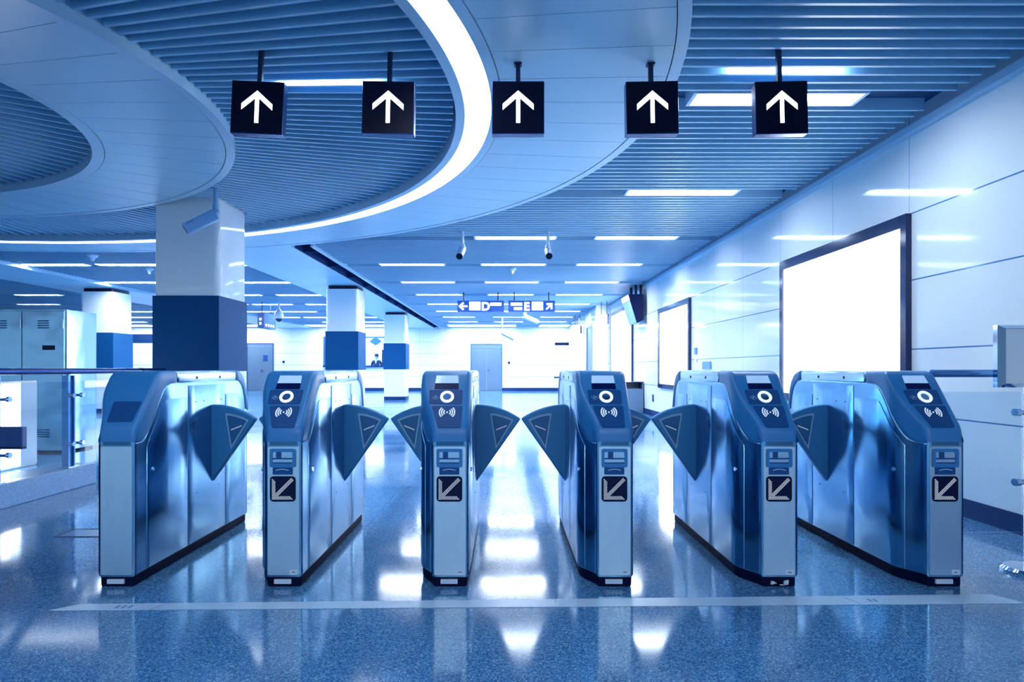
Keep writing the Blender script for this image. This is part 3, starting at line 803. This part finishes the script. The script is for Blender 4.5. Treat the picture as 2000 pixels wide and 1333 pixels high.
# ------------------------------------------------------------------ ticket window with clerk
o = struct('window_1', lambda b: (b.box(BX0-.1, BX0, YB-.04, YB+.2, BZ0-.08, BZ1+.08), b.box(BX1, BX1+.1, YB-.04, YB+.2, BZ0-.08, BZ1+.08), b.box(BX0, BX1, YB-.04, YB+.2, BZ1, BZ1+.08)), 'rail_pale')
part(None, 'window_sill', lambda b: b.box(BX0-.1, BX1+.1, YB-.12, YB+.5, BZ0-.08, BZ0), 'baseboard', o)
part(None, 'window_glass', lambda b: b.box(BX0, BX1, YB+.08, YB+.09, BZ0, BZ1), 'glass', o)
part(None, 'window_frame', lambda b: (b.box(BX0+.12, BX0+.17, YB+.06, YB+.11, BZ0, BZ1), b.box(BX0+1.5, BX0+1.55, YB+.06, YB+.11, BZ0, BZ1)), 'plate_navy', o)
em = single('window_emblem', lambda b: b.prism(rpoly([(-6.62, 2.42), (-6.3, 2.2), (-5.98, 2.42), (-6.3, 2.64)], .08), front, YB-.05, YB-.035), 'sign_blue', 'blue diamond emblem at the top of the ticket window', 'emblem')
single('booth_fill', lambda b: b.box(-8.2, -6.2, YB+1.0, YB+1.3, 3.14, 3.26), 'lamp_far', 'added unseen lamp brightening the ticket booth', 'ceiling light')  # added lamp, out of view, brightens the booth interior
t = thing('notice_board', 'dark framed screen standing beside the ticket clerk', 'screen', (-5.98, YB+1.4, 0))
part(None, 'frame', lambda b: (b.box(-.3, -.26, 0, .06, 1.2, 2.05), b.box(.26, .3, 0, .06, 1.2, 2.05), b.box(-.26, .26, 0, .06, 1.99, 2.05)), 'navy', t)
part(None, 'screen', lambda b: b.box(-.26, .26, .02, .05, 1.2, 1.99), 'plate_navy', t)
part(None, 'leg', lambda b: (b.box(-.28, -.24, .0, .05, 0, 1.2), b.box(.24, .28, .0, .05, 0, 1.2)), 'navy', t)

def skin(name, verts, edges, radii, m, parent, root=0, levels=1):
    me = bpy.data.meshes.new(name); me.from_pydata(verts, edges, []); me.materials.append(MATS[m])
    o = bpy.data.objects.new(name, me); COL.objects.link(o); o.parent = parent
    md = o.modifiers.new('skin', 'SKIN'); md.use_smooth_shade = True
    for i, r in enumerate(radii):
        me.skin_vertices[0].data[i].radius = (r, r) if not isinstance(r, tuple) else r
        me.skin_vertices[0].data[i].use_root = (i == root)
    sb = o.modifiers.new('sub', 'SUBSURF'); sb.levels = levels; sb.render_levels = levels
    return o
P = thing('person', 'person in a dark jacket and white shirt behind the ticket window', 'person', (-6.42, YB+.75, 0))
V = [(0,0,.98), (0,0,1.14), (0,0,1.34), (0,0,1.46), (0,0,1.54), (0,-.02,1.61), (0,-.025,1.72),
     (.1,0,.93), (.11,-.01,.5), (.11,.02,.09), (.11,-.14,.04), (-.1,0,.93), (-.11,-.01,.5), (-.11,.02,.09), (-.11,-.14,.04),
     (.18,0,1.43), (.25,.03,1.16), (.16,-.22,1.12), (.11,-.3,1.16), (-.18,0,1.43), (-.25,.03,1.16), (-.16,-.22,1.12), (-.11,-.3,1.16)]
Ed = [(0,1),(1,2),(2,3),(3,4),(4,5),(5,6),(0,7),(7,8),(8,9),(9,10),(0,11),(11,12),(12,13),(13,14),(3,15),(15,16),(16,17),(17,18),(3,19),(19,20),(20,21),(21,22)]
Rd = [.13,.12,.14,.09,.05,.075,.095,.085,.055,.04,.035,.085,.055,.04,.035,.06,.045,.032,.03,.06,.045,.032,.03]
for sgn, hb in ((1, 18), (-1, 22)):
    for k in range(5):
        i = len(V); hx = V[hb][0]
        a = (k-2)*.018
        tip = (hx-sgn*.01+a, -.37-.012*(2-abs(k-2)), 1.165-.01*abs(k-2)) if k != (4 if sgn > 0 else 0) else (hx+a*1.6, -.34, 1.2)
        mid = ((hx+a+tip[0])/2, (tip[1]-.3)/2-.005, 1.175)
        V += [mid, tip]; Ed += [(hb, i), (i, i+1)]; Rd += [.009, .008]
skin('body', V, Ed, Rd, 'skin', P)
jv = [(0,0,.9), (0,0,1.14), (0,0,1.34), (0,.005,1.46), (.19,0,1.43), (.26,.03,1.16), (.17,-.2,1.12), (-.19,0,1.43), (-.26,.03,1.16), (-.17,-.2,1.12)]
skin('jacket', jv, [(0,1),(1,2),(2,3),(3,4),(4,5),(5,6),(3,7),(7,8),(8,9)], [.165,.15,.17,.1,.075,.06,.046,.075,.06,.046], 'cloth_navy', P)
skin('trousers', [(0,0,.95), (.1,0,.9), (.11,-.01,.5), (.11,.01,.09), (-.1,0,.9), (-.11,-.01,.5), (-.11,.01,.09)], [(0,1),(1,2),(2,3),(0,4),(4,5),(5,6)], [.15,.1,.075,.06,.1,.075,.06], 'cloth_navy', P)
part(None, 'hair', lambda b: (b.ball((0, .0, 1.765), .11, 14, (1, 1.02, .8)), b.ball((0, .045, 1.70), .095, 12, (1, .8, 1))), 'hair', P, smooth=60)
part(None, 'shirt', lambda b: b.prism([(-.045, 1.5), (.045, 1.5), (0, 1.3)], lambda p, q: (p[0], q-.02*(1.5-p[1])/.2, p[1]), -.2, -.1), 'shirt', P)
part(None, 'face_features', lambda b: (b.ball((-.035, -.118, 1.715), .012, 8), b.ball((.035, -.118, 1.715), .012, 8), b.box(-.028, .028, -.123, -.1, 1.652, 1.661), b.tube((0, -.112, 1.71), (0, -.138, 1.68), .008, 6, .014)), 'cloth_navy', P)

# ------------------------------------------------------------------ cctv cameras
def cctv(x, y, ztop, zj, body_vec, r, label, lens=True, m='cctv_white', ln=.3):
    t = thing('security_camera', label, 'camera', (x, y, ztop), group='security cameras on ceiling poles')
    d = zj-ztop; v = Vector(body_vec).normalized()
    part(None, 'pole', lambda b: (b.tube((0,0,.03), (0,0,d+.05), r*.45, 12), b.tube((0,0,d+.09), (0,0,d+.06), r*.52, 12)), m, t, smooth=True)
    part(None, 'joint', lambda b: b.ball((0,0,d+.02), r*.75, 14), m, t, smooth=True)
    p0 = Vector((0,0,d))-v*.04+Vector((0, 0, -r*.8)); p1 = p0+v*ln
    bd = part(None, 'camera_body', lambda b: (b.tube(p0, p1, r, 20), ), m, t, smooth=True)
    if lens: part(None, 'lens', lambda b: b.tube(p1-v*.01, p1+v*.004, r*.93, 20), 'lens_dark', bd, smooth=True, label='dark round lens')
    return t
cctv(-.63, 9.1, ZC+.03, 2.90, (-.10, -.8, -.5), .053, 'white security camera on a ceiling pole, over the middle turnstile')
cctv(.64, 9.1, ZC+.03, 2.88, (-.005, -.85, -.42), .053, 'white security camera on a ceiling pole, over the fourth turnstile')
cctv(.58, 17.6, ZC+.03, 2.64, (.75, .1, -.3), .07, 'small white security camera below the sign with letter E', lens=False, ln=.45)
cctv(-.1, 24.4, ZC+.03, 2.52, (.75, .1, -.4), .05, 'small grey security camera farthest down the hall before the steel door', lens=False, m='cctv_grey', ln=.55)
# the big one by the nearest column: a square housing
t = thing('security_camera', 'pale box security camera hanging in front of the nearest column', 'camera', (-3.24, 6.88, ZC+.03), group='security cameras on ceiling poles')
part(None, 'pole', lambda b: (b.tube((0,0,.03), (0,0,-.24), .024, 14), b.tube((0,0,-.215), (0,0,-.25), .029, 14)), 'cctv_grey', t, smooth=True)
part(None, 'joint', lambda b: (b.ball((0,0,-.3), .042, 16), b.tube((0,0,-.25), (0,0,-.29), .03, 14), b.tube((0,0,-.31), (-.05,-.01,-.36), .035, 14)), 'cctv_grey', t, smooth=True)
v = Vector((-.26, -.13, -.19)).normalized(); u = v.cross(Vector((0,0,1))).normalized(); w_ = u.cross(v)
c0 = Vector((.0, .0, -.33)); c1 = c0+v*.36
def cbody(b):
    pr = rpoly([(-.06, -.062), (.06, -.062), (.06, .062), (-.06, .062)], .02)
    b.prism(pr, lambda p, q: tuple(c0+v*q+u*p[0]+w_*p[1]), 0, .36)
cb = part(None, 'camera_body', cbody, 'cctv_grey', t, smooth=30)
part(None, 'lens', lambda b: b.tube(c1-v*.005, c1+v*.004, .045, 18), 'lens_dark', cb, smooth=True, label='dark round lens')
part(None, 'mark_row', lambda b: [b.prism([(.31-.014*k, -.01), (.318-.014*k, -.01), (.318-.014*k, .0), (.31-.014*k, .0)], lambda p, q: tuple(c0+v*p[0]+u*q+w_*(p[1]+.045)), .0595*s-.001, .0595*s+.002) for k in range(6) for s in (1, -1)], 'plate_navy', cb)
# dome camera
t = thing('dome_camera', 'white dome security camera beside the hanging dark box', 'camera', (-6.95, 18.9, ZC+.03))
part(None, 'pole', lambda b: b.tube((0,0,.03), (0,0,-.25), .03, 12), 'cctv_white', t, smooth=True)
part(None, 'housing', lambda b: b.lathe([(.04, -.22), (.11, -.34), (.15, -.42), (.15, -.5), (.1, -.52)], n=20), 'cctv_white', t, smooth=True)
part(None, 'dome', lambda b: b.ball((0, 0, -.52), .1, 16), 'lens_dark', t, smooth=True, label='dark dome')
# hanging info box
t = thing('hanging_display', 'dark hanging box with small lit squares beyond the nearest column', 'display', (-7.45, 18.75, 2.34))
part(None, 'box', lambda b: b.box(-.1, .1, 0, .95, 0, .45), 'plate_navy', t)
part(None, 'lit_square', lambda b: ([b.box(-.04+.0*k, .02, -.006, 0, .1+.13*k, .17+.13*k) for k in range(2)], [b.box(.1, .106, .12+.2*k, .22+.2*k, .06, .13) for k in range(4)]), 'sign_white', t)
for yv in (.1, .8): part(None, 'rod', lambda b: b.tube((0, yv, .45), (0, yv, ZC-2.34+.04), .014, 8), 'rod_dark', t)
# smoke detectors
for (x, y, z, r, lb) in ((-7.35, 10.95, ZC, .095, 'cone shaped smoke detector just behind the curved band, near the lockers'),
                          (-7.2, 12.45, ZC, .07, 'small cone smoke detector between strip lights beside the nearest column'),
                          (.16, 12.4, ZC, .07, 'small cone smoke detector above the hanging direction signs')):
    t = thing('smoke_detector', lb, 'smoke detector', (x, y, z), group='smoke detectors')
    part('sd_b%.2f' % r, 'base', lambda b: b.lathe([(r, .03), (r, -.015), (r*.7, -.045)], n=20), 'cctv_white', t, smooth=30)
    part('sd_t%.2f' % r, 'sensor', lambda b: b.lathe([(r*.55, -.04), (r*.35, -.09), (r*.2, -.11)], n=16), 'cctv_white', t, smooth=30)

# ------------------------------------------------------------------ glass barrier left
XB = -3.95
single('granite_curb', lambda b: b.box(XB-.32, XB+.03, 1.6, 5.9, 0, .195), 'granite_curb', 'granite kerb under the glass barrier beside the blank-headed turnstile', 'kerb', bevel=.006)
t = thing('handrail', 'dark tubular handrail ending before the nearest column', 'handrail', (XB, 4.7, 0))
part(None, 'tube', lambda b: b.tube((0, -3.0, 1.075), (0, 2.42, 1.075), .027, 18), 'rail', t, smooth=True)
part(None, 'end_cap', lambda b: b.lathe([(.03, -.012), (.03, 0), (.022, .01)], (0, 2.42, 1.075)), 'chrome', t, smooth=30)
part(None, 'collar', lambda b: b.tube((0, 1.94, 1.075), (0, 2.0, 1.075), .0295, 18), 'navy', t, smooth=True)
def fin(y, name, label):
    t = thing('barrier_post', label, 'post', (XB-.04, y, .195), group='steel posts of the glass barrier')
    part('bp_post', 'post', lambda b: (b.box(-.03, .03, -.045, -.03, 0, .84), b.box(-.03, .03, .03, .045, 0, .84), b.box(-.012, .012, -.03, .03, .0, .8), b.box(-.012, .012, -.012, .012, .8, .88)), 'rail_pale', t)
    part('bp_foot', 'foot', lambda b: b.box(-.05, .05, -.07, .07, 0, .012), 'steel_soft', t)
    for z in (.22, .66):
        for s in (-1, 1):
            part('bp_so%.2f%d' % (z, s), 'standoff', lambda b: (b.tube((.03, s*.038, z), (.085, s*.038, z), .012, 12), b.tube((.07, s*.06, z), (.095, s*.06, z), .022, 14), b.tube((.03, s*.06, z), (.07, s*.06, z), .012, 10)), 'chrome', t, smooth=True)
fin(5.62, 'p', 'steel double post of the glass barrier beside the blank-headed turnstile')
fin(4.78, 'q', 'steel post of the glass barrier at the frame edge, behind the small dark plate')
single('glass_panel', lambda b: b.box(XB+.035, XB+.047, 4.86, 5.53, .215, .985), 'glass', 'clear glass panel between two posts in front of the glowing box', 'glass panel', 'glass panels of the barrier')
single('glass_panel', lambda b: b.box(XB+.035, XB+.047, 5.60+.06, 6.25, .215, .985), 'glass', 'clear glass panel between the double post and the blank-headed turnstile', 'glass panel', 'glass panels of the barrier') 
t = thing('hanging_plate', 'small dark navy plate on the glass barrier post at the frame edge', 'plate', (-3.86, 4.55, .5))
part(None, 'plate', lambda b: b.box(-.35, .285, 0, .05, 0.012, .165), 'plate_navy', t, bevel=.008)
part(None, 'under_edge', lambda b: b.box(-.35, .28, 0.002, .05, 0, .012), 'navy', t)
part(None, 'arm', lambda b: b.tube((-.13, .04, .08), (-.13, .165, .08), .015, 10), 'steel_soft', t)
# lit cabinet behind glass
t = thing('glowing_cabinet', 'low white cabinet with a glowing panel behind the glass barrier', 'cabinet', (-5.35, 6.4, 0))
part(None, 'body', lambda b: b.box(-.5, 0, -.6, .62, 0, .965), 'white_paint', t, bevel=.006)
part(None, 'light_panel', lambda b: b.box(0.0, .008, -.5, .37, .03, .93), 'lightbox', t, label='glowing panel')
part(None, 'side_strip', lambda b: (b.box(0, .012, .375, .61, .02, .95), ), 'panel_grey', t)
# steel lockers
t = thing('steel_locker', 'tall dented stainless steel double locker behind the handrail', 'locker', (-5.73, 8.0, 0))
part(None, 'body', lambda b: b.prism(rrect(-1.12, 0, .02, .64, .03), flat, 0.03, 1.87), 'cabinet_steel', t, smooth=True)
part(None, 'foot', lambda b: b.box(-1.08, -.04, .05, .6, 0, .03), 'plinth', t)
for k in range(2):
    x0 = -1.11+.55*k
    dr = part(None, 'door', lambda b: b.box(x0+.004, x0+.546, 0, .02, .05, 1.85), 'cabinet_steel', t, bevel=.004)
    part(None, 'vent', lambda b: [b.prism([(-.004, z), (-.02, z+.004), (-.004, z+.018)], lambda p, q: (q, p[0]+.004, p[1]), x0+.21, x0+.36) for zz in (1.62, .2) for z in (zz, zz+.03, zz+.06, zz+.09)], 'steel_soft', dr)
    if k: part(None, 'label_plate', lambda b: b.box(x0+.27, x0+.43, -.004, .002, 1.34, 1.40), 'navy', dr, label='dark label plate')
    part(None, 'hinge', lambda b: (b.tube((x0+.541, -.006, 1.62), (x0+.541, -.006, 1.74), .01, 10), b.tube((x0+.541, -.006, .3), (x0+.541, -.006, .42), .01, 10)), 'chrome', dr, smooth=True)

# ------------------------------------------------------------------ barrier right
t = thing('handrail', 'steel handrail between the last turnstile and the chrome framed panel', 'handrail', (2.32, 3.34, 0))
part(None, 'tube', lambda b: b.tube((0, 0, 1.0725), (.95, 0, 1.0725), .021, 18), 'rail_pale', t, smooth=True)
t = thing('barrier_post', 'round steel barrier post on a disc foot at the right frame edge', 'post', (2.83, 3.32, 0), group='steel posts of the glass barrier')
part(None, 'disc_foot', lambda b: b.lathe([(.125, 0), (.125, .012), (.11, .026), (.04, .03)], n=36), 'chrome', t, smooth=30)
part(None, 'post', lambda b: b.tube((0, 0, .03), (0, 0, 1.05), .022, 16), 'chrome', t, smooth=True)
for z in (.8635, .487):
    part(None, 'standoff', lambda b: (b.tube((-.02, 0, z), (-.06, -.01, z), .014, 14), b.tube((-.06, -.01, z), (-.088, -.015, z), .02, 16)), 'chrome', t, smooth=True)
single('glass_panel', lambda b: b.box(2.335, 2.785, 3.315, 3.327, .215, .973), 'glass', 'clear glass panel beside the last turnstile, under the steel handrail', 'glass panel', 'glass panels of the barrier')
t = thing('framed_panel', 'blank pale square panel in a chrome frame on the handrail', 'panel', (2.79, 3.23, 1.0))
def fr4(b):
    o_, i_ = [(-.2, 0), (.2, 0), (.2, .328), (-.2, .328)], [(-.18, .02), (.18, .02), (.18, .308), (-.18, .308)]
    for k in range(4):
        a, c, d, e_ = o_[k], o_[(k+1) % 4], i_[(k+1) % 4], i_[k]
        i = len(b.v); b.v += [(a[0], .0, a[1]), (c[0], .0, c[1]), (d[0], -.03, d[1]), (e_[0], -.03, e_[1]), (a[0], .03, a[1]), (c[0], .03, c[1]), (d[0], .03, d[1]), (e_[0], .03, e_[1])]
        b.f += [(i, i+1, i+2, i+3), (i+4, i+7, i+6, i+5), (i, i+4, i+5, i+1), (i+3, i+2, i+6, i+7), (i, i+3, i+7, i+4), (i+1, i+5, i+6, i+2)]
part(None, 'frame', fr4, 'chrome', t, label='bevelled chrome frame')
part(None, 'panel', lambda b: b.box(-.179, .179, -.024, .02, .021, .307), 'panel_grey', t)

# ------------------------------------------------------------------ floor markings
def tape(b):
    pts = [(-2.07, 2.785), (-1.98, 2.86), (2.36, 2.985), (2.44, 2.87)]
    b.prism(pts, flat, 0.0005, .0022)
tp = single('floor_tape', tape, 'tape', 'long pale tape line across the floor in front of the turnstiles', 'tape')
part(None, 'tape_joint', lambda b: (b.prism([(-1.62, 2.79), (-1.575, 2.872), (-1.57, 2.872), (-1.614, 2.79)], flat, .0022, .0026), b.prism([(1.62, 2.945), (1.655, 2.865), (1.66, 2.865), (1.626, 2.945)], flat, .0022, .0026),
    [b.box(-1.79+.03*k, -1.775+.03*k, 2.81, 2.845, .0022, .0026) for k in range(3)], [b.box(1.72+.025*k, 1.733+.025*k, 2.89, 2.925, .0022, .0026) for k in range(2)]), 'tape_dark', tp)
t = thing('floor_hatch', 'small square floor hatch beside the blank-headed turnstile', 'hatch', (-2.78, 4.1, 0))
part(None, 'frame', lambda b: (b.box(-.16, .2, -.1, -.085, .0003, .003), b.box(-.16, .2, .085, .1, .0003, .003), b.box(-.16, -.145, -.085, .085, .0003, .003), b.box(.185, .2, -.085, .085, .0003, .003)), 'hatch_dark', t)
part(None, 'cover', lambda b: b.box(-.144, .184, -.084, .084, .0003, .002), 'hatch', t)

# ------------------------------------------------------------------ light
FILL_W = 17
w = bpy.data.worlds.new('world'); S.world = w; w.use_nodes = True
bg = w.node_tree.nodes['Background']; bg.inputs['Color'].default_value = (*lin((150, 192, 224)), 1); bg.inputs['Strength'].default_value = .4

# unseen area lamps added behind the camera to brighten the turnstile fronts
for lx, ly in ((2.03, -2.7), (.15, -2.7), (-1.8, -2.7), (2.03, -5.15), (.15, -5.15), (-1.8, -5.15)):
    ld = bpy.data.lights.new('rear_fill_lamp', 'AREA'); ld.shape = 'RECTANGLE'; ld.size = 1.23; ld.size_y = .2; ld.energy = FILL_W; ld.color = (.86, .95, 1)
    lo = bpy.data.objects.new('rear_fill_lamp', ld); COL.objects.link(lo); lo.location = (lx, ly, 3.1)
